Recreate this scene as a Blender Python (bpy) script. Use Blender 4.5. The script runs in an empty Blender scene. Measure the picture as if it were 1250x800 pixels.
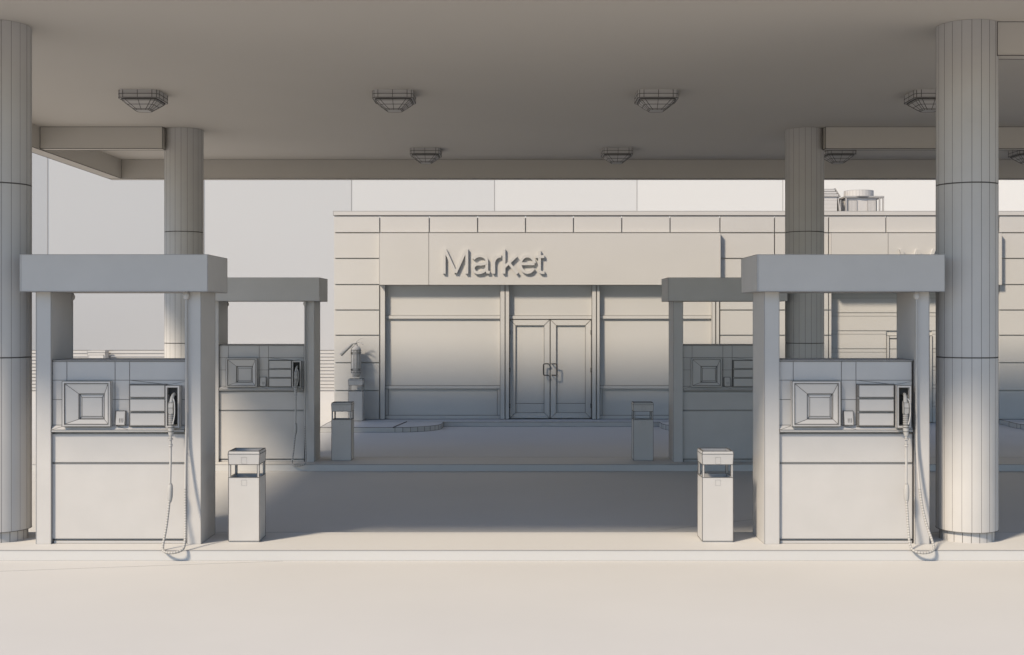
import bpy, math
from mathutils import Vector, Matrix
R = math.radians
scn = bpy.context.scene
COL = scn.collection

# ------------------------------------------------------------------ materials
def clay(name, c, rough=0.75, var=0.03, scale=3.0, bump=0.0):
    m = bpy.data.materials.new(name); m.use_nodes = True
    nt = m.node_tree; b = nt.nodes['Principled BSDF']
    b.inputs['Roughness'].default_value = rough
    b.inputs['Specular IOR Level'].default_value = 0.25
    tc = nt.nodes.new('ShaderNodeTexCoord'); no = nt.nodes.new('ShaderNodeTexNoise')
    no.inputs['Scale'].default_value = scale; no.inputs['Detail'].default_value = 5
    nt.links.new(tc.outputs['Object'], no.inputs['Vector'])
    rp = nt.nodes.new('ShaderNodeValToRGB')
    rp.color_ramp.elements[0].position = 0.3; rp.color_ramp.elements[1].position = 0.7
    rp.color_ramp.elements[0].color = (*[v*(1-var) for v in c], 1)
    rp.color_ramp.elements[1].color = (*[min(1, v*(1+var)) for v in c], 1)
    nt.links.new(no.outputs['Fac'], rp.inputs['Fac'])
    nt.links.new(rp.outputs['Color'], b.inputs['Base Color'])
    if bump:
        bp = nt.nodes.new('ShaderNodeBump'); bp.inputs['Strength'].default_value = bump
        n2 = nt.nodes.new('ShaderNodeTexNoise'); n2.inputs['Scale'].default_value = 40
        nt.links.new(tc.outputs['Object'], n2.inputs['Vector'])
        nt.links.new(n2.outputs['Fac'], bp.inputs['Height'])
        nt.links.new(bp.outputs['Normal'], b.inputs['Normal'])
    return m
BASE = (0.425, 0.414, 0.402)
M_CLAY = clay('pale_matt_paint', BASE)
M_GROUND = clay('pale_concrete', (0.455, 0.450, 0.440), 0.85, 0.02, 0.6)
M_WALL = clay('pale_cladding', (0.445, 0.441, 0.434), 0.8, 0.015, 1.0)
M_CEIL = clay('canopy_lining', (0.465, 0.440, 0.402), 0.8, 0.015, 0.5)
M_SKY = clay('backdrop_white', (0.462, 0.462, 0.462), 0.9, 0.005, 0.05)
M_LINE = clay('dark_seam_recess_shade', (0.11, 0.105, 0.10), 0.8, 0.0)  # edge lines and seams; also the painted shade in the bin lid tray
M_SOFT = clay('seam_soft', (0.27, 0.265, 0.26), 0.8, 0.0)
M_BLACK = clay('recess_shade_black', (0.025, 0.025, 0.025), 0.7, 0.02)  # shade of the nozzle boot put into the colour
M_DARK = clay('dark_fittings_gap_shade', (0.07, 0.068, 0.066), 0.6, 0.02)  # handles and hinges; also the painted shadow gap on the ceiling lights

# ------------------------------------------------------------------ mesh builder
class MB:
    def __init__(s): s.v = []; s.f = []; s.m = []; s.sm = []; s.L = []
    def add(s, vs, fs, mat=0, smooth=False):
        o = len(s.v); s.v += [Vector(p) for p in vs]
        for f in fs: s.f.append([i+o for i in f]); s.m.append(mat); s.sm.append(smooth)
    def line(s, a, b, w=1.0): s.L.append((Vector(a), Vector(b), w))
    def poly(s, pts, w=1.0, closed=False):
        for i in range(len(pts)-1): s.line(pts[i], pts[i+1], w)
        if closed: s.line(pts[-1], pts[0], w)
    def box(s, x0, x1, y0, y1, z0, z1, lines=True, mat=0):
        P = [(x0,y0,z0),(x1,y0,z0),(x1,y1,z0),(x0,y1,z0),(x0,y0,z1),(x1,y0,z1),(x1,y1,z1),(x0,y1,z1)]
        s.add(P, [(0,3,2,1),(4,5,6,7),(0,1,5,4),(1,2,6,5),(2,3,7,6),(3,0,4,7)], mat)
        if lines:
            for a, b in ((0,1),(1,2),(2,3),(3,0),(4,5),(5,6),(6,7),(7,4),(0,4),(1,5),(2,6),(3,7)): s.line(P[a], P[b])
    def prism(s, pts, d, lines=True, mat=0, smooth=False):
        n = len(pts); d = Vector(d); A = [Vector(p) for p in pts]; B = [p+d for p in A]
        s.add(A+B, [tuple(range(n))[::-1], tuple(range(n, 2*n))], mat)
        s.add(A+B, [(i, (i+1) % n, n+(i+1) % n, n+i) for i in range(n)], mat, smooth)
        if lines:
            s.poly(A, 1, True); s.poly(B, 1, True)
            if not smooth:
                for a, b in zip(A, B): s.line(a, b)
    def loft(s, rings, cap0=True, cap1=True, mat=0, smooth=False):
        n = len(rings[0]); V = [p for r in rings for p in r]; F = []
        for k in range(len(rings)-1):
            for i in range(n): F.append((k*n+i, k*n+(i+1) % n, (k+1)*n+(i+1) % n, (k+1)*n+i))
        s.add(V, F, mat, smooth)
        if cap0: s.add(rings[0], [tuple(range(n))[::-1]], mat)
        if cap1: s.add(rings[-1], [tuple(range(n))], mat)
    def cyl(s, c, axis, r0, r1, h, n=24, mat=0, smooth=True, ends=True):
        c = Vector(c); a = Vector(axis).normalized()
        u = a.orthogonal().normalized(); w = a.cross(u)
        rg = [[c + a*hh + (u*math.cos(2*math.pi*i/n)+w*math.sin(2*math.pi*i/n))*rr for i in range(n)] for hh, rr in ((0, r0), (h, r1))]
        s.loft(rg, mat=mat, smooth=smooth)
        if ends:
            for r in rg: s.poly(r, .6, True)
    def tube(s, path, rad, n=8, mat=0, ring_every=0):
        P = [Vector(p) for p in path]; rg = []; up = None
        for i, p in enumerate(P):
            t = (P[min(i+1, len(P)-1)]-P[max(i-1, 0)]).normalized()
            u = t.orthogonal().normalized() if up is None else (up - t*up.dot(t)).normalized()
            up = u; w = t.cross(u); r = rad[i] if isinstance(rad, (list, tuple)) else rad
            rg.append([p+(u*math.cos(2*math.pi*k/n)+w*math.sin(2*math.pi*k/n))*r for k in range(n)])
        if not ring_every: s.loft(rg, mat=mat, smooth=True)
        else:
            for i in range(len(rg)-1):
                s.loft(rg[i:i+2], cap0=(i == 0), cap1=(i == len(rg)-2), mat=(1 if i % ring_every == 0 else mat), smooth=True)
    def xf(s, M):
        s.v = [M @ p for p in s.v]; s.L = [(M @ a, M @ b, w) for a, b, w in s.L]; return s
    def build(s, name, parent=None, r=0.003, mat=None, line=None, loc=None):
        nb = len(s.v)
        if r:
            for a, b, w in s.L:
                d = b-a
                if d.length < 1e-5: continue
                t = d.normalized(); u = t.orthogonal().normalized()
                # keep the strips square to the world axes where possible
                for ax in ((0,0,1), (0,1,0), (1,0,0)):
                    ax = Vector(ax)
                    if abs(t.dot(ax)) < 0.3: u = (ax - t*ax.dot(t)).normalized(); break
                v = t.cross(u); q = r*w
                o = len(s.v)
                for p in (a - t*q*0.5, b + t*q*0.5):
                    for su, sv in ((1,1),(-1,1),(-1,-1),(1,-1)): s.v.append(p+u*su*q+v*sv*q)
                for f in ((0,1,5,4),(1,2,6,5),(2,3,7,6),(3,0,4,7),(3,2,1,0),(4,5,6,7)):
                    s.f.append([i+o for i in f]); s.m.append(1); s.sm.append(False)
        me = bpy.data.meshes.new(name)
        me.from_pydata([tuple(p) for p in s.v], [], s.f)
        me.materials.append(mat or M_CLAY); me.materials.append(line or M_LINE)
        me.polygons.foreach_set('material_index', s.m)
        me.polygons.foreach_set('use_smooth', s.sm)
        me.update()
        ob = bpy.data.objects.new(name, me); COL.objects.link(ob)
        if parent: ob.parent = parent
        if loc: ob.location = loc
        return ob

def tag(o, label, cat, group=None):
    o['label'] = label; o['category'] = cat
    if group: o['group'] = group
    return o
def struct(o): o['kind'] = 'structure'; return o
def thing(name, loc, label, cat, group=None, rz=0):
    o = bpy.data.objects.new(name, None); COL.objects.link(o); o.empty_display_size = 0.3
    o.location = loc; o.rotation_euler = (0, 0, rz)
    return tag(o, label, cat, group)
def dup(root, loc, label):
    def rec(o, p):
        c = o.copy(); COL.objects.link(c)
        if p: c.parent = p
        for ch in [x for x in src if x.parent == o]: rec(ch, c)
        return c
    src = list(bpy.data.objects)
    r = rec(root, None); r.location = loc; r['label'] = label
    return r
def resample(P, step):
    out = [P[0]]; acc = 0.0
    for a, b in zip(P[:-1], P[1:]):
        L = (b-a).length; t = step-acc
        while t <= L: out.append(a.lerp(b, t/L)); t += step
        acc = L-(t-step)
    out.append(P[-1]); return out
def spline(P, n=8):
    P = [Vector(p) for p in P]; Q = [P[0]*2-P[1]] + P + [P[-1]*2-P[-2]]; out = []
    for i in range(1, len(Q)-2):
        a, b, c, d = Q[i-1:i+3]
        for k in range(n):
            t = k/n
            out.append(0.5*((2*b)+(c-a)*t+(2*a-5*b+4*c-d)*t*t+(3*b-a-3*c+d)*t**3))
    return out+[P[-1]]

F = 1494.0; HZ = 388.0; VX = 627.0; ZC = 2.32
ZI = 0.10                      # island height

# ------------------------------------------------------------------ setting
g = MB()
g.add([(-70,-30,0),(70,-30,0),(70,75,0),(-70,75,0)], [(0,1,2,3)])
def gseam(a, b, w=1.0): g.line((a[0], a[1], -0.0015), (b[0], b[1], -0.0015), w)
gseam((-9.9, 10.22), (-2.2, 11.66)); gseam((1.5, 13.3), (3.6, 14.6)); gseam((-3.9, 24.2), (-7.6, 31.5), 1.6)
gseam((7.6, 19.0), (14, 17.4)); gseam((7.6, 18.4), (14, 18.4))
struct(g.build('ground', r=0.003, mat=M_GROUND, line=M_SOFT))

def island(y0):
    m = MB(); d = 0.98
    m.prism([(-9, y0+0.003, 0.0), (-9, y0+0.003, ZI-0.004), (-9, y0+0.006, ZI), (-9, y0+d, ZI), (-9, y0+d, 0.0)], (29, 0, 0))
    return struct(m.build('pump_island', r=0.0022, mat=M_GROUND, line=M_SOFT))
island(11.68); island(18.50)

def walk(x0, x1, cl, cr):
    """raised pavement slab, y 24.76..26.06, optional rounded ends towards the door"""
    p = []; rr = 0.9
    if cl:
        p += [(x0, 26.06), (x0, 24.76+rr)] + [(x0+rr-rr*math.cos(a), 24.76+rr-rr*math.sin(a)) for a in [R(t) for t in range(10, 90, 10)]] + [(x0+rr, 24.76)]
    else: p += [(x0, 26.06), (x0, 24.76)]
    if cr:
        p += [(x1-rr, 24.76)] + [(x1-rr+rr*math.sin(a), 24.76+rr-rr*math.cos(a)) for a in [R(t) for t in range(10, 90, 10)]] + [(x1, 24.76+rr), (x1, 26.06)]
    else: p += [(x1, 24.76), (x1, 26.06)]
    m = MB(); m.prism([(a, b, 0.0) for a, b in p], (0, 0, 0.10))
    if cr: m.line((x1-rr-.03, 24.76, .1), (x1-rr+.12, 26.06, .1), 3)
    if cl: m.line((x0+rr+.03, 24.76, .1), (x0+rr-.12, 26.06, .1), 3)
    return struct(m.build('pavement', r=0.004, mat=M_GROUND))
walk(-3.92, -1.5, False, True); walk(3.1, 6.88, True, False); walk(10.55, 15, True, False)
m = MB(); m.box(-3.92, 6.88, 26.062, 26.98, 0.0, 0.098); m.box(10.6, 15, 26.062, 26.72, 0, 0.098)
struct(m.build('doorstep', r=0.004, mat=M_GROUND))

# sky backdrop: a faceted pale cyclorama that curves round the back of the site
m = MB(); RS = 44.0; pin = []; pout = []
for k in range(-9, 10):
    a = R(-0.9+6.65*k)
    pin.append((RS*math.sin(a), RS*math.cos(a))); pout.append(((RS+.4)*math.sin(a), (RS+.4)*math.cos(a)))
for i in range(len(pin)-1):
    a, b, c, d = pin[i], pin[i+1], pout[i+1], pout[i]
    V = [(*a,0),(*b,0),(*c,0),(*d,0),(*a,26),(*b,26),(*c,26),(*d,26)]
    m.add(V, [(0,1,5,4),(2,3,7,6),(4,5,6,7)])
    m.line(V[0], V[4]); 
struct(m.build('sky', r=0.010, mat=M_SKY, line=M_SOFT))

# ------------------------------------------------------------------ canopy
CX0, CX1, CY0, CY1 = -7.51, 18.5, 9.15, 22.9
CZ = 5.25
can = thing('canopy', (-0.3, 16, 0), 'wide flat filling station roof on round columns', 'canopy')
OFF = Matrix.Translation((0.3, -16, 0))
def cpart(m, name, r=0.004, mat=None, line=None): return m.xf(OFF).build(name, can, r, mat or M_CEIL, line)
m = MB(); m.box(CX0+.242, CX1-.242, CY0+.222, CY1-.222, CZ, CZ+.35, lines=False); cpart(m, 'ceiling')
m = MB(); m.box(CX0, CX1, CY1-.22, CY1, 4.9, 6.1); m.line((CX0,CY1-.22,5.25),(CX1,CY1-.22,5.25), .8); cpart(m, 'fascia')
m = MB(); m.box(CX0, CX1, CY0, CY0+.22, 4.9, 6.1); cpart(m, 'fascia')
m = MB(); m.box(CX0, CX0+.24, CY0+.222, CY1-.222, 4.9, 6.098); cpart(m, 'fascia')
m = MB(); m.box(CX1-.24, CX1, CY0+.222, CY1-.222, 4.9, 6.098); cpart(m, 'fascia')
CCOL = [(-5.16, 12.3), (4.555, 12.3), (-5.15, 19.12), (4.545, 19.12)]
for yb in (12.11, 18.78):
    m = MB(); m.box(CX0+.244, -5.155-.235, yb, yb+.17, 4.915, CZ-.002); cpart(m, 'beam')
    m = MB(); m.box(4.55+.235, CX1-.244, yb, yb+.17, 4.915, CZ-.002); cpart(m, 'beam')
for (x, y) in CCOL:
    c = MB(); n = 48; rr = 0.297
    zs = [0.205, 1.916, 1.934, 3.641, 3.659, CZ-.001]
    for a, b, r2 in ((0.205, 1.918, rr), (1.918, 1.932, rr-.014), (1.932, 3.643, rr), (3.643, 3.657, rr-.014), (3.657, CZ-.002, rr)):
        rg = [[(x+r2*math.cos(2*math.pi*i/n), y+r2*math.sin(2*math.pi*i/n), z) for i in range(n)] for z in (a, b)]
        c.loft(rg, smooth=True)
    for i in range(20):
        a = 2*math.pi*(i+.37)/20; cx, sy = x+(rr-.0015)*math.cos(a), y+(rr-.0015)*math.sin(a)
        c.line((cx, sy, .205), (cx, sy, CZ-.003), .6)
    ring = [(x+(rr-.012)*math.cos(2*math.pi*i/n), y+(rr-.012)*math.sin(2*math.pi*i/n)) for i in range(n)]
    for z in (1.925, 3.65): c.poly([(a, b, z) for a, b in ring], 1.6, True)
    c.poly([(x+rr*math.cos(2*math.pi*i/n), y+rr*math.sin(2*math.pi*i/n), .207) for i in range(n)], .8, True)
    col = cpart(c, 'column', 0.0032, M_CLAY)
    p = MB(); rg = [[(x+.262*math.cos(2*math.pi*i/n), y+.262*math.sin(2*math.pi*i/n), z) for i in range(n)] for z in (ZI, .204)]
    p.loft(rg, smooth=True)
    for i in range(20):
        a = 2*math.pi*(i+.37)/20; p.line((x+.261*math.cos(a), y+.261*math.sin(a), ZI), (x+.261*math.cos(a), y+.261*math.sin(a), .2), .8)
    p.xf(OFF).build('column_base', col, 0.0032, M_CLAY)

# ceiling lights
def rsq(h, cr, z, k=4):
    out = []
    for q, (sx, sy) in enumerate(((1,1),(-1,1),(-1,-1),(1,-1))):
        for i in range(k+1):
            a = R(90*q + 90*i/k)
            out.append((sx*(h-cr)+cr*math.cos(a), sy*(h-cr)+cr*math.sin(a), z))
    return out
LG = 'lights on the canopy ceiling'
cl = thing('ceiling_light', (0, 0, CZ), '', 'ceiling light', LG)
m = MB(); k = 4; rg = [rsq(.262, .075, 0), rsq(.262, .075, -.10), rsq(.235, .068, -.102)]
m.loft(rg, smooth=False)
for r_ in (rsq(.262,.075,-.05), rg[1]): m.poly(r_, 1, True)
def midl(m, A, B):
    n = len(A)
    for q in range(4):
        for i in (0, 2, 4): m.line(A[q*5+i], B[q*5+i])
        a0, a1, b0, b1 = Vector(A[q*5+4]), Vector(A[(q*5+5) % n]), Vector(B[q*5+4]), Vector(B[(q*5+5) % n])
        for t in (.5,): m.line(a0.lerp(a1, t), b0.lerp(b1, t))
midl(m, rg[0], rg[1])
m.build('housing', cl, .0036)
m = MB(); rg = [rsq(.228, .065, -.119), rsq(.222, .065, -.128), rsq(.170, .055, -.172), rsq(.112, .045, -.218), rsq(.095, .04, -.232)]
m.loft(rg)
for r_ in rg[1:]: m.poly(r_, 1, True)
for a, b in zip(rg[:-1], rg[1:]): midl(m, a, b)
m.build('diffuser', cl, .0034)
m = MB(); rg = [rsq(.236, .068, -.1025), rsq(.236, .068, -.1185)]; m.loft(rg); m.build('gap_shade', cl, 0, mat=M_DARK)  # dark band painted in as the shadow gap below the housing
LP = [(-4.83, 15.97, 'ceiling light nearest the left edge of the canopy, front row'),
      (-1.555, 15.97, 'front row ceiling light above the left half of the shop sign'),
      (1.86, 15.97, 'front row ceiling light between the two middle bins, right of centre'),
      (5.42, 15.97, 'front row ceiling light partly hidden by the big right column'),
      (-1.53, 21.35, 'rear row ceiling light above the word Market'),
      (1.80, 21.35, 'rear row ceiling light right of the word Market'),
      (5.66, 21.35, 'rear row ceiling light touching the right edge of the far right column'),
      (8.97, 21.35, 'rear row ceiling light cut off by the right edge of the picture')]
for i, (x, y, lb) in enumerate(LP):
    if i == 0: cl.location = (x, y, CZ); cl['label'] = lb
    else: dup(cl, (x, y, CZ), lb)

# ------------------------------------------------------------------ fuel pumps
PX = 0.008032
def lx(p): return (p-144.5)*PX
def lz(y): return 2.22-(y-388)*PX
pump = thing('fuel_pump', (0, 0, 0), '', 'fuel pump', 'fuel pumps on the islands')
for a, b in ((-.807, -.663), (.672, .807)):
    m = MB(); m.box(a, b, 0, .575, 0, 2.474); m.build('pillar', pump, .0026, line=M_SOFT)
m = MB(); m.box(-.909, .909, -.145, .67, 2.475, 2.831)
for x in (-.895,): m.line((x, -.1455, 2.475), (x, -.1455, 2.831), .4)
m.build('header', pump, .0026, line=M_SOFT)
m = MB(); m.box(-.648, .650, .06, .515, 0, lz(441.5), lines=False)
m.box(-.655, .656, .03, .545, lz(441.5), lz(440)); m.box(-.648, .65, .036, .539, 0, lz(660.5))
body = m.build('cabinet', pump, .003)
def side(rot):
    M = Matrix.Identity(4) if not rot else Matrix.Translation((0, .575, 0)) @ Matrix.Rotation(math.pi, 4, 'Z')
    def B(m, n, parent=pump, r=.0028, mat=None, line=None): return m.xf(M).build(n, parent, r, mat, line)
    x0, x1 = -.659, .648
    m = MB(); m.box(x0, x1, .03, .059, lz(658.2), lz(566.9)); B(m, 'lower_panel', line=M_SOFT)
    m = MB(); m.box(x0, x1, .03, .059, lz(564.8), lz(530.5)); B(m, 'middle_panel', line=M_SOFT)
    # control panel with its outward-leaning ledge
    m = MB()
    zt, zb, zl = lz(441.6), lz(519.5), lz(525)
    m.prism([(x0, .035, zt), (x0, .035, zb), (x0, -.005, zl), (x0, -.005, lz(527.5)), (x0, .059, lz(527.5)), (x0, .059, zt)], (x1-x0, 0, 0))
    yy = .0345
    for p in (80, 139, 156.8): m.line((lx(p), yy, zt), (lx(p), yy, zb), .8)
    for v in (464.5, 488.2): m.line((x0, yy, lz(v)), (x1, yy, lz(v)), .8)
    m.line((lx(157), yy, lz(464.5)), (lx(205), yy, lz(470)), .7); m.line((lx(205), yy, lz(470)), (x1, yy, lz(466)), .5)
    m.line((x0, -.004, zl), (lx(80), yy, zb), .7); m.line((lx(139), yy, zb), (lx(157), -.004, zl), .7)
    cp = B(m, 'control_panel')
    # screen bezel
    def rect(a, b, t, u, y): return [(lx(a), y, lz(t)), (lx(b), y, lz(t)), (lx(b), y, lz(u)), (lx(a), y, lz(u))]
    m = MB()
    rg = [rect(77, 136, 465.5, 520.5, .034), rect(77, 136, 465.5, 520.5, -.03), rect(79.8, 133.3, 468, 518, -.033),
          rect(80.2, 132.9, 468.4, 517.6, -.025), rect(96, 127.5, 480.8, 512, .0), rect(96.4, 127.1, 481.2, 511.6, .022)]
    m.loft(rg, cap0=False, cap1=False)
    for r_ in rg[1:]: m.poly(r_, .8, True)
    for i in range(4): m.line(rg[3][i], rg[4][i], .8)
    bz = B(m, 'screen_bezel')
    m = MB(); rg = [rect(96.6, 126.9, 481.4, 511.4, .03), rect(96.6, 126.9, 481.4, 511.4, .020), rect(99.5, 124.2, 485.5, 508.5, .012)]
    m.loft(rg); m.poly(rg[2], .8, True); m.poly(rg[1], .8, True)
    for i in range(4): m.line(rg[1][i], rg[2][i], .8)
    B(m, 'screen', bz)
    # card reader
    m = MB(); m.prism([(lx(141), .034, lz(502)), (lx(141), .012, lz(502)), (lx(141), -.012, lz(519)), (lx(141), .034, lz(519))], (lx(152.5)-lx(141), 0, 0))
    for i in range(1, 4): m.line((lx(144+i*2), -.008, lz(516)), (lx(144+i*2), -.004, lz(511)), .6)
    B(m, 'card_reader')
    # grade selector: three wide buttons in a frame
    m = MB(); m.box(lx(157.5), lx(202.5), .012, .034, lz(521), lz(469.3)); B(m, 'button_frame')
    for t, u in ((470.3, 485), (487.3, 502), (504.2, 519.6)):
        m = MB(); m.box(lx(158.8), lx(201.4), -.012, .011, lz(u), lz(t)); B(m, 'button')
    # nozzle boot (open recess)
    m = MB()
    a, b, t, u = 203.6, 221, 470.5, 522
    rg = [rect(a, b, t, u, .034), rect(a, b, t, u, -.055), rect(a+2.3, b-2.6, t+2.5, u-3, -.055), rect(a+2.3, b-2.6, t+2.5, u-3, .029)]
    m.loft(rg, cap0=False, cap1=False); m.poly(rg[1], .8, True); m.poly(rg[2], .8, True)
    bt = B(m, 'nozzle_holder')
    m = MB(); m.add(rect(a+2.4, b-2.7, t+2.6, u-3.1, .028), [(0,3,2,1)]); m.add(rect(a+2.4, b-2.7, t+2.6, t+11, -.02), [(0,3,2,1)]); B(m, 'holder_shade', bt, mat=M_BLACK)  # black sheets paint the deep shade inside the shallow boot
    # nozzle: spout tucked in the boot, valve body, ribbed grip, swivel
    xn = .545
    nz = MB()
    P = spline([(xn+.012, .02, lz(482)), (xn+.010, -.03, lz(481)), (xn+.004, -.07, lz(484)), (xn, -.092, lz(491)), (xn, -.097, lz(500))], 5)
    nz.tube(P, [.010+.014*i/(len(P)-1) for i in range(len(P))], 12)
    nz.prism([(xn-.024, -.075, lz(489)), (xn-.024, -.118, lz(491)), (xn-.024, -.13, lz(497)), (xn-.024, -.122, lz(504)), (xn-.024, -.078, lz(504))], (.048, 0, 0))
    nz.tube([(xn, -.10, lz(503.5)), (xn, -.10, lz(519))], .023, 14, mat=1)
    for k in range(6): nz.cyl((xn, -.10, lz(505+k*2.4)), (0, 0, 1), .0265, .0265, .011, 14, mat=0, ends=False)
    nz.tube([(xn, -.10, lz(519)), (xn, -.11, lz(527)), (xn, -.115, lz(531))], [.027, .026, .018], 12)
    for p_, r2 in (((xn, -.107, lz(521)), .029), ((xn, -.110, lz(526)), .028)): nz.cyl(p_, (0,0,1), r2, r2, .006, 14, mat=1, ends=False)
    nzo = B(nz, 'nozzle', r=.002, mat=nozzle_mat)
    lv = MB()
    P = spline([(xn+.02, -.10, lz(486)), (xn+.036, -.115, lz(491)), (xn+.038, -.12, lz(506)), (xn+.02, -.12, lz(517))], 5)
    lv.tube(P, .006, 6); B(lv, 'trigger_guard', nzo, r=0)
    h = MB()
    P = spline([(xn, -.115, lz(530)), (xn, -.12, lz(560)), (xn-.003, -.13, lz(592)), (xn-.006, -.15, .42), (xn-.014, -.22, .20), (xn-.022, -.30, .045),
                (xn+.0, -.355, .0), (xn+.06, -.385, -.012), (xn+.13, -.39, -.005), (xn+.185, -.36, .02), (xn+.188, -.30, .09),
                (xn+.165, -.20, .24), (xn+.142, -.12, .46), (xn+.13, -.06, .80), (xn+.128, -.03, 1.2), (xn+.128, -.03, 2.40)], 12)
    P = resample(P, .013)
    k0 = next(i for i, p in enumerate(P) if p.z < .62); k1 = len(P)-next(i for i, p in enumerate(P[::-1]) if p.z < .55)
    h.tube(P[:k0+1], .012, 8); h.tube(P[k0:k1+1], .0125, 8, ring_every=2); h.tube(P[k1:], .012, 8)
    ho = B(h, 'hose', r=0, mat=hose_mat, line=clay_hose)
    c = MB(); c.tube([(xn, -.122, lz(588)), (xn, -.124, lz(591)), (xn-.001, -.127, lz(595)), (xn-.002, -.13, lz(604)), (xn-.003, -.134, lz(608)), (xn-.003, -.136, lz(611))], [.014, .022, .026, .026, .021, .014], 12)
    B(c, 'coupling', ho, r=.0015, mat=nozzle_mat)
    for zz, rr, ln in ((541, .018, .02), (534, .021, .012)):
        c = MB(); c.cyl((xn, -.118, lz(zz)), (0, 0, -1), rr, rr, ln, 12); B(c, 'hose_collar', ho, r=.0015)
    k = MB(); k.tube([(xn+.128, -.03, 2.40), (xn+.128, -.03, 2.415), (xn+.128, -.03, 2.44), (xn+.128, -.025, 2.4745)], [.016, .028, .03, .016], 14)
    B(k, 'hose_swivel', r=0)
clay_hose = clay('hose_rib', (0.24, 0.235, 0.225), 0.6, 0.0); nozzle_mat = clay('nozzle_grey', (0.33, 0.325, 0.315), 0.5, 0.02); hose_mat = clay('hose_grey', (0.36, 0.352, 0.34), 0.6, 0.0)
side(0); side(1)
PL = [(-3.875, 12.0, 'fuel pump nearest the left side of the picture, on the sunlit front island'),
      (3.267, 12.0, 'fuel pump on the sunlit front island beside the big right column'),
      (-3.875, 18.82, 'farther fuel pump at left, on the rear island behind the left bin'),
      (3.267, 18.82, 'dark fuel pump on the rear island, half hidden by the right front pump')]
for i, (x, y, lb) in enumerate(PL):
    if i == 0: pump.location = (x, y, ZI); pump['label'] = lb
    else: dup(pump, (x, y, ZI), lb)

# ------------------------------------------------------------------ litter bins
bin_ = thing('litter_bin', (0, 0, 0), '', 'litter bin', 'square litter bins with open sides')
W = .152
m = MB()
rg = [[(sx*w, sy*w, z) for sx, sy in ((-1,-1),(1,-1),(1,1),(-1,1))] for w, z in ((W-.004, 0), (W-.004, .012), (W, .012), (W, .640), (W-.012, .640), (W-.012, .58))]
m.loft(rg, cap1=False); m.add(rg[5], [(0,1,2,3)], 1)
for r_ in (rg[2], rg[3]): m.poly(r_, 1, True)
for i in range(4): m.line(rg[2][i], rg[3][i])
m.poly([(-.022, -W-.001, .615), (.028, -W-.001, .615), (.028, -W-.001, .56), (-.022, -W-.001, .56)], .18, True)
m.build('bin_body', bin_, .0025)
for sx in (-1, 1):
    for sy in (-1, 1):
        m = MB(); x, y = sx*(W-.011), sy*(W-.011)
        m.box(x-.009, x+.009, y-.009, y+.009, .641, .766); m.build('corner_post', bin_, .0022)
m = MB()
rg = [[(sx*w, sy*w, z) for sx, sy in ((-1,-1),(1,-1),(1,1),(-1,1))] for w, z in ((W-.002, .768), (W+.004, .872), (W-.002, .90), (W-.012, .90), (W-.016, .80))]
m.loft(rg, cap1=False); m.add(rg[4], [(0,1,2,3)], 1)  # tray floor coloured dark to paint the shade inside the lid
for r_ in rg[:4]: m.poly(r_, 1, True)
for i in range(4): m.line(rg[0][i], rg[1][i]); m.line(rg[1][i], rg[2][i])
m.poly([(-.022, -W-.002, .775), (.028, -W-.002, .775), (.028, -W-.004, .84), (-.022, -W-.004, .84)], .18, True)
m.build('lid', bin_, .0025)
BL = [(-2.667, 12.25, ZI, 'sunlit litter bin beside the left front fuel pump'),
      (2.017, 12.25, ZI, 'sunlit litter bin beside the right front fuel pump'),
      (-2.667, 19.10, ZI, 'shaded litter bin beside the left rear fuel pump'),
      (2.010, 19.10, ZI, 'shaded litter bin left of the right rear fuel pump'),
      (-3.395, 26.42, .10, 'litter bin against the shop wall under the fire extinguisher')]
for i, (x, y, z, lb) in enumerate(BL):
    if i == 0: bin_.location = (x, y, z); bin_['label'] = lb
    else: dup(bin_, (x, y, z), lb)

# ------------------------------------------------------------------ shop building
SB = 26.7/F
def bx(p): return (p-VX)*SB
def bz(y): return ZC+(HZ-y)*SB
XL, XR = bx(407.5), 14.5
shop = thing('shop_building', (5, 30, 0), 'low flat roofed shop clad in large panels behind the pumps', 'shop building')
SO = Matrix.Translation((-5, -30, 0))
def sp(m, name, parent=None, r=.005, mat=None, line=None): return m.xf(SO).build(name, parent or shop, r, mat or M_WALL, line)
ZB = bz(348); ZT = bz(263.3)
x_s0, x_s1, x_g0, x_g1 = bx(463.5), bx(878.6), bx(1015.5), bx(1219.5)
m = MB()
m.box(XL, XR, 26.98, 34, 0, 4.5, lines=False)                       # mass
def core(a, b, t, u): m.box(a, b, 26.76, 26.979, t, u, lines=False)
core(XL, x_s0, .0, ZB); core(x_s1, x_g0, 0, ZB); core(x_g1, XR, 0, ZB); core(XL, XR, ZB+.001, 4.5)
G = .013
def panels(xs, ys):
    for a, b in zip(xs[:-1], xs[1:]):
        for t, u in zip(ys[:-1], ys[1:]):
            m.box(a+G, b-G, 26.70, 26.759, bz(u)+G, bz(t)-G, lines=False)
rows = [284.3, 315.7, 347.6, 378.7, 409.5, 443, 477, 512.2]
tops = [407.5, 463.6, 524, 583, 641.5, 700, 759, 818, 878.9, 945.5, 1011.5, 1081.5, 1150, 1219.5, 1281, 1342, 1403]
m2 = m
panels([bx(p) for p in tops], [263.3, 284.3])
panels([XL, x_s0], rows)
panels([x_s1, bx(945.5), bx(1011.5)], rows); panels([bx(1011.5), x_g0], rows)
panels([x_g1, bx(1281), bx(1342), bx(1403)], rows)
sp(m, 'wall')
m = MB(); m.box(XL-.01, XR, 26.68, 26.90, ZT+.006, bz(258)); m.box(XL-.01, XL+.24, 26.902, 34, 4.40, bz(258)-.003)
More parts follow.
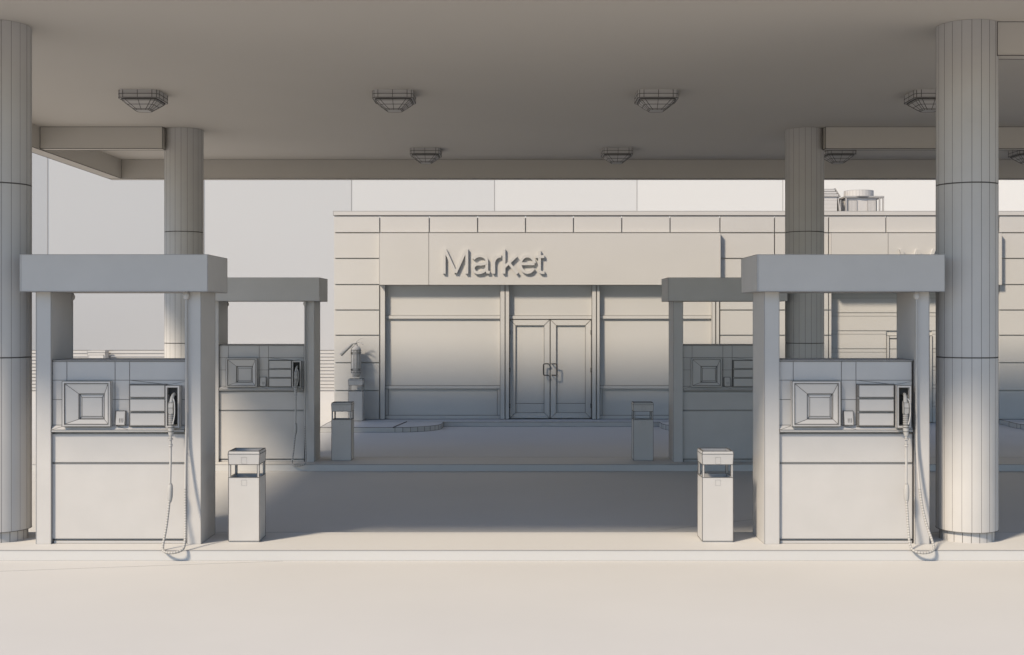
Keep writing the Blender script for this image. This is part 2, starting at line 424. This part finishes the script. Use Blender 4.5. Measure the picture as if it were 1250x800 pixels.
m.box(XR-.25, XR, 26.902, 34, 4.40, bz(258)-.003); m.box(XL+.242, XR-.252, 33.8, 34.01, 4.40, bz(258)-.003)
sp(m, 'parapet', r=.003, line=M_SOFT)
SBB = 26.58/F
m = MB(); z0, z1 = ZB, bz(284.3)-.012
for a, b in ((x_s0, bx(523.7)), (bx(523.7), x_s1)): m.box(a+.004, b-.004, 26.58, 26.759, z0, z1)
sp(m, 'sign_board', r=.003, line=M_SOFT)
m = MB()
for a, b in ((bx(1012.5), bx(1082)), (bx(1082), bx(1220.5))): m.box(a+.004, b-.004, 26.58, 26.759, z0, z1)
sp(m, 'sign_board', r=.003, line=M_SOFT)

# storefront
ZF = .105
def post(a, b, groove=None):
    m = MB()
    if groove:
        m.box(bx(a), bx(groove)-.008, 26.69, 26.80, ZF, ZB-.003); m.box(bx(groove)+.008, bx(b), 26.69, 26.80, ZF, ZB-.003)
        m.box(bx(groove)-.008, bx(groove)+.008, 26.73, 26.80, ZF, ZB-.003, lines=False)
    else: m.box(bx(a), bx(b), 26.69, 26.80, ZF, ZB-.003)
    sp(m, 'window_post', r=.003)
post(464, 470); post(610.5, 621.5, 616.5); post(722.5, 732, 728); post(869, 877.8, 873.5)
def window(a, b):
    a, b = bx(a), bx(b)
    m = MB(); m.box(a+.002, b-.002, 26.80+.002, 26.90, ZF, ZB-.003, lines=False)
    w = sp(m, 'window')
    for n_, y0, t, u in (('window_rail', 26.765, bz(389.3), bz(385.2)), ('window_rail', 26.765, bz(475), bz(471)), ('window_sill', 26.765, ZF, bz(507.5))):
        m = MB(); m.box(a+.002, b-.002, y0, 26.80, t, u); sp(m, n_, w, r=.003)
    for q in (a+.002, b-.062):
        m = MB(); m.box(q, q+.06, 26.785, 26.7995, bz(507.3), bz(475.2)); sp(m, 'window_stile', w, r=.003)
window(470, 610.5); window(732, 869)
m = MB(); a, b = bx(621.5), bx(722.5)
m.box(a+.002, b-.002, 26.802, 26.90, bz(387), ZB-.003, lines=False); w = sp(m, 'window')
m = MB(); m.box(a+.002, b-.002, 26.765, 26.80, bz(389.6), bz(385.4)); sp(m, 'window_frame', w, r=.003)
def leaf(a, b, hx):
    a, b = bx(a), bx(b); zt, zb = bz(390.4), bz(511.2); s = .125
    m = MB()
    m.box(a+s, b-s, 26.803, 26.87, zb+s, zt-s, lines=False)
    y0, y1 = 26.775, 26.875
    O = [(a,zt),(b,zt),(b,zb),(a,zb)]; I = [(a+s,zt-s),(b-s,zt-s),(b-s,zb+s),(a+s,zb+s)]
    for i in range(4):
        j = (i+1) % 4
        q = [(O[i][0],y0,O[i][1]),(O[j][0],y0,O[j][1]),(I[j][0],y0,I[j][1]),(I[i][0],y0,I[i][1])]
        m.prism(q, (0, y1-y0, 0))
    m.line((a+s, 26.802, bz(493)), (b-s, 26.802, bz(493)), 1.2)
    d = sp(m, 'door', r=.0035)
    h = MB(); x = bx(hx); sg = -1 if hx < 671 else 1
    zt_, zb_ = bz(444.3), bz(458.2)
    P = spline([(x, 26.775, zt_), (x, 26.72, zt_), (x+sg*.02, 26.695, zt_), (x+sg*.075, 26.69, zt_-.002), (x+sg*.105, 26.69, zt_-.03), (x+sg*.105, 26.69, zb_+.03), (x+sg*.08, 26.69, zb_+.002), (x+sg*.01, 26.70, zb_), (x, 26.72, zb_), (x, 26.775, zb_)], 10)
    h.tube(P, .013, 8); h.xf(SO).build('handle', d, 0, M_DARK)
    for yy in (406, 452, 496):
        k = MB(); xe = b if sg > 0 else a
        k.cyl((xe, 26.765, bz(yy)-.05), (0, 0, 1), .012, .012, .10, 10, ends=False); k.xf(SO).build('hinge', d, 0, M_DARK)
leaf(622.3, 671.2, 669.3); leaf(672.0, 721.7, 673.9)

# garage door with a wicket door
m = MB(); a, b = x_g0+.002, x_g1-.002
step = 22*.01801; zj = ZC+(HZ-382)*.01801; edges = [ZB-.002]
z = zj+step
while z > .1: edges.append(z); z -= step
edges.append(.012)
edges = [e for e in edges if e <= ZB-.002]
m.box(a, b, 26.95, 26.979, .012, ZB-.002, lines=False)
wx0, wx1, wz = VX*0+(1082.5-VX)*.018, (1138-VX)*.018, 1.925
for t, u in zip(edges[:-1], edges[1:]):
    if t-u < .03: continue
    t2 = t-.008; u2 = u+.008
    for (p, q) in ((a, wx0-.006), (wx1+.006, b)) if u2 < wz-.05 else ((a, b),):
        m.box(p, q, 26.92, 26.949, u2, t2, lines=False)
        m.line((p, 26.9185, t2-.065), (q, 26.9185, t2-.065), .6)
gd = sp(m, 'garage_door', r=.004)
m = MB()
m.box(wx0, wx0+.055, 26.90, 26.949, .02, wz); m.box(wx1-.055, wx1, 26.90, 26.949, .02, wz); m.box(wx0+.056, wx1-.056, 26.90, 26.949, wz-.055, wz)
m.box(wx0+.062, wx1-.062, 26.915, 26.949, .02, wz-.062)
for e in edges:
    if e < wz-.1 and e > .1: m.line((wx0+.062, 26.914, e), (wx1-.062, 26.914, e), 1.2)
wd = sp(m, 'wicket_door', gd, r=.004)
h = MB(); h.tube([(wx0+.13, 26.915, 1.0), (wx0+.13, 26.86, 1.0), (wx0+.15, 26.855, 1.0), (wx0+.26, 26.855, 1.0)], .011, 8); h.xf(SO).build('handle', wd, 0, M_DARK)

# ------------------------------------------------------------------ lettering (thin grotesque strokes, one mesh per letter)
def stroke(m, pts, w, y0, y1):
    P = [Vector((p[0], p[1])) for p in pts]; Lf, Rt = [], []
    for i, p in enumerate(P):
        if i == 0: d = (P[1]-p).normalized(); n = Vector((-d.y, d.x)); k = 1
        elif i == len(P)-1: d = (p-P[i-1]).normalized(); n = Vector((-d.y, d.x)); k = 1
        else:
            d1 = (p-P[i-1]).normalized(); d2 = (P[i+1]-p).normalized()
            n1 = Vector((-d1.y, d1.x)); n2 = Vector((-d2.y, d2.x)); n = (n1+n2).normalized(); k = 1/max(.5, n.dot(n1))
        Lf.append(p+n*w/2*k); Rt.append(p-n*w/2*k)
    for i in range(len(P)-1):
        q = [Lf[i], Lf[i+1], Rt[i+1], Rt[i]]
        A = [(v.x, y0, v.y) for v in q]; Bk = [(v.x, y1, v.y) for v in q]
        fs = [(0,1,2,3), (7,6,5,4), (0,4,5,1), (2,6,7,3)]
        if i == 0: fs.append((3,7,4,0))
        if i == len(P)-2: fs.append((1,5,6,2))
        m.add(A+Bk, fs)
def arc(cx, cy, rx, ry, a0, a1, n=14): return [(cx+rx*math.cos(R(a0+(a1-a0)*i/n)), cy+ry*math.sin(R(a0+(a1-a0)*i/n))) for i in range(n+1)]
SW = .061
H = .535; XH = .40
LET = {
 'M': [[(.03,0),(.03,H)], [(.045,H-.012),(.275,.02)], [(.275,.02),(.505,H-.012)], [(.52,0),(.52,H)]],
 'a': [arc(.185,.285,.145,.105,165,0)+[(.33,.08)], [(.33,.08),(.345,.035),(.395,.03)], [(.32,.225)]+[(.20,.205)]+arc(.145,.115,.105,.095,80,270,10)+[(.20,.025),(.27,.055),(.318,.11)]],
 'r': [[(.03,0),(.03,XH-.01)], arc(.17,.24,.135,.14,172,80,8)],
 'k': [[(.03,0),(.03,H)], [(.045,.15),(.30,XH-.01)], [(.135,.235),(.325,.0)]],
 'e': [[(.04,.215),(.345,.215)], arc(.193,.205,.155,.178,6,330,22)],
 't': [[(.09,.50),(.09,.09)]+arc(.15,.075,.06,.05,180,270,5)+[(.20,.028)], [(.0,XH-.03),(.195,XH-.03)]],
 'W': [[(.0,H),(.18,.02)], [(.18,.02),(.36,H-.01)], [(.36,H-.01),(.54,.02)], [(.54,.02),(.72,H)]],
}
SC = 26.52/F
def sign(name, word, xs, base, label, cat, dep=.052):
    t = thing(name, ((xs[0]-VX)*SC, 26.576, 0), label, cat)
    zb = ZC+(HZ-base)*SC
    for ch, p in zip(word, xs):
        m = MB(); ox = (p-xs[0])*SC
        for i, st in enumerate(LET[ch]):
            stroke(m, [(ox+a, zb+b) for a, b in st], SW, -dep-.0015*i, 0.002+.0003*i)
        m.build('letter', t, 0, M_WALL)
sign('shop_sign', 'Market', [540.5, 575.5, 601, 613.5, 633, 653.5], 334.3, 'raised lettering reading Market on the board above the shop doors', 'sign')
sign('wall_sign', 'W', [1099.5], 334.3, 'raised letter W on the right board beside the big column', 'sign', .085)

# ------------------------------------------------------------------ fire extinguisher
ex = thing('fire_extinguisher', (bx(436), 26.50, 1.08), 'fire extinguisher with a slanting horn mounted on the shop wall above a bin', 'fire extinguisher')
m = MB(); n = 20
prof = [(.09,0),(.105,.012),(.105,.05),(.108,.06),(.108,.54),(.10,.585),(.075,.615),(.04,.635),(.035,.66)]
rg = [[(r_*math.cos(2*math.pi*i/n), r_*math.sin(2*math.pi*i/n), z) for i in range(n)] for r_, z in prof]
m.loft(rg, smooth=True)
for k in (2, 4): m.poly(rg[k], .8, True)
for i in range(0, n, 2): m.line(rg[3][i], rg[4][i], .6)
m.build('cylinder', ex, .0065)
m = MB(); m.cyl((0,0,-.04), (0,0,1), .075, .08, .039, 20); m.build('foot', ex, .004)
for z in (.10, .46):
    m = MB(); m.cyl((0,0,z), (0,0,1), .113, .113, .035, 24); m.box(-.03, .03, .11, .20, z, z+.035); 
    for x in (-.085, .085): m.cyl((x, -.085, z+.018), (0,-1,0), .014, .014, .02, 8, mat=1)
    m.build('bracket', ex, .004, mat=nozzle_mat)
m = MB(); m.tube([(0,0,.655),(0,0,.70)], .026, 10); m.tube([(-.03,0,.69),(.05,-.01,.715),(.11,-.02,.70),(.16,-.03,.665)], .012, 8)
m.tube([(-.02,0,.70),(.05,-.01,.76),(.12,-.02,.80),(.15,-.03,.79)], .010, 8); m.build('valve_handle', ex, .003)
m = MB(); m.tube([(0,-.02,.69),(-.06,-.05,.675),(-.10,-.06,.645)], .012, 8); 
m.tube([(-.07,-.06,.675),(-.11,-.065,.635),(-.20,-.07,.55),(-.315,-.08,.44),(-.32,-.08,.435)], [.022,.032,.034,.042,.034], 12); m.build('horn', ex, 0, mat=nozzle_mat)

# ------------------------------------------------------------------ rooftop units
SR = 29.0/F
ac = thing('air_conditioner', (8.32, 29.3, 4.5), 'rooftop air conditioner with a round fan on top', 'air conditioner')
w = .455; m = MB()
m.box(-w+.04, w-.17, -.26, .26, .06, .66, lines=False); m.box(-w, w, -.30, .30, .672, .70)
for x in (-w+.015, w-.10, w-.015):
    for y in (-.285, .285): m.box(x-.012, x+.012, y-.012, y+.012, .0, .664)
m.build('casing', ac, .005, line=M_SOFT)
for x in (-.28, .17):
    m = MB(); m.box(x-.095, x+.095, -.275, -.262, .34, .61)
    for k in range(1, 6): m.line((x-.095+k*.032, -.276, .35), (x-.095+k*.032, -.276, .60), .4)
    m.build('vent_panel', ac, .006, line=M_SOFT)
m = MB(); m.cyl((-.06, 0, .702), (0,0,1), .345, .345, .145, 28)
for i in range(28):
    a = 2*math.pi*i/28; m.line((-.06+.345*math.cos(a), .345*math.sin(a), .702), (-.06+.345*math.cos(a), .345*math.sin(a), .845), .4)
m.build('fan_shroud', ac, .004, line=M_SOFT)
cu = thing('roof_duct', (7.30, 29.3, 4.5), 'slatted rooftop duct housing with splayed side plates, half behind the far column', 'duct')
m = MB(); m.box(-.62, .36, -.30, .30, .02, .68, lines=False)
for k in range(7): m.box(-.62, .36, -.31, -.302, .06+k*.09, .147+k*.09, lines=False)
m.build('housing', cu, .002, line=M_SOFT)
m = MB(); m.box(-.70, .42, -.33, .33, .682, .70)
for k in range(3): m.box(-.66+.04*k, .40-.03*k, -.28+.03*k, .28-.03*k, .702+k*.06, .755+k*.06)
m.build('cover', cu, .003)
m = MB(); m.prism([(.365,-.31,.68),(.395,-.31,.68),(.50,-.31,.02),(.46,-.31,.02)], (0,.3,0)); m.build('side_plate', cu, .003)
m = MB(); m.prism([(.36,-.10,.90),(.38,-.10,.90),(.50,-.10,.705),(.475,-.10,.705)], (0,.2,0)); m.build('side_plate', cu, .003)

# ------------------------------------------------------------------ fence and cabinet far behind
fc = thing('slatted_fence', (-10, 38.6, 0), 'low pale fence of horizontal slats in front of the backdrop', 'fence')
m = MB(); n = 12; hh = 1.315
for k in range(n): m.box(-8, 7.6, -.02, .02, .03+k*hh/n*.98, .03+k*hh/n*.98+hh/n*.76, lines=False); m.line((-8, -.02, .03+k*hh/n*.98+hh/n*.76), (7.6, -.02, .03+k*hh/n*.98+hh/n*.76))
m.build('slats', fc, .007)
for i in range(7):
    m = MB(); x = -7.9+i*2.56; m.box(x-.05, x+.05, .025, .11, 0, hh-.01, lines=False); m.build('fence_post', fc, 0)
ub = thing('utility_cabinet', (-13.0, 38.2, 0), 'small white utility cabinet standing against the slatted fence', 'cabinet')
m = MB(); m.box(-.27, .27, -.08, .25, 0, 1.24); m.build('cabinet_body', ub, .005, line=M_SOFT)
m = MB(); m.box(-.28, .28, -.09, .26, 1.242, 1.30); m.build('cabinet_lid', ub, .005, line=M_SOFT)
m = MB(); m.box(-.23, .23, -.095, -.082, .12, 1.16); m.build('cabinet_door', ub, .005, line=M_SOFT)

# ------------------------------------------------------------------ camera, light
cam = bpy.data.cameras.new('camera'); co = bpy.data.objects.new('camera', cam); COL.objects.link(co)
co.location = (0, 0, ZC); co.rotation_euler = (R(90), 0, 0)
cam.sensor_fit = 'HORIZONTAL'; cam.sensor_width = 36; cam.lens = F/1250*36
cam.shift_x = -2/1250; cam.shift_y = -12/1250; cam.clip_end = 500
scn.camera = co
LAT = 0.80
d = Vector((LAT, LAT, -1)).normalized()
sl = bpy.data.lights.new('sun', 'SUN'); so = bpy.data.objects.new('sun', sl); COL.objects.link(so)
so.rotation_euler = d.to_track_quat('-Z', 'Y').to_euler(); so.location = (-20, -20, 30)
sl.energy = 4.6; sl.angle = R(7.5); sl.color = (1.0, 0.85, 0.655)
w = bpy.data.worlds.new('World'); scn.world = w; w.use_nodes = True
nt = w.node_tree; bg = nt.nodes['Background']
sk = nt.nodes.new('ShaderNodeTexSky'); sk.sky_type = 'NISHITA'; sk.sun_disc = False
sk.ozone_density = 3.2; sk.dust_density = 0.3; sk.sun_elevation = math.asin(-d.z); sk.sun_rotation = R(225)
nt.links.new(sk.outputs['Color'], bg.inputs['Color']); bg.inputs['Strength'].default_value = 0.15
vs = scn.view_settings; vs.view_transform = 'Standard'; vs.look = 'None'; vs.exposure = 0.35; vs.gamma = 1; vs.use_curve_mapping = False
scn.cycles.max_bounces = 8; scn.cycles.diffuse_bounces = 6
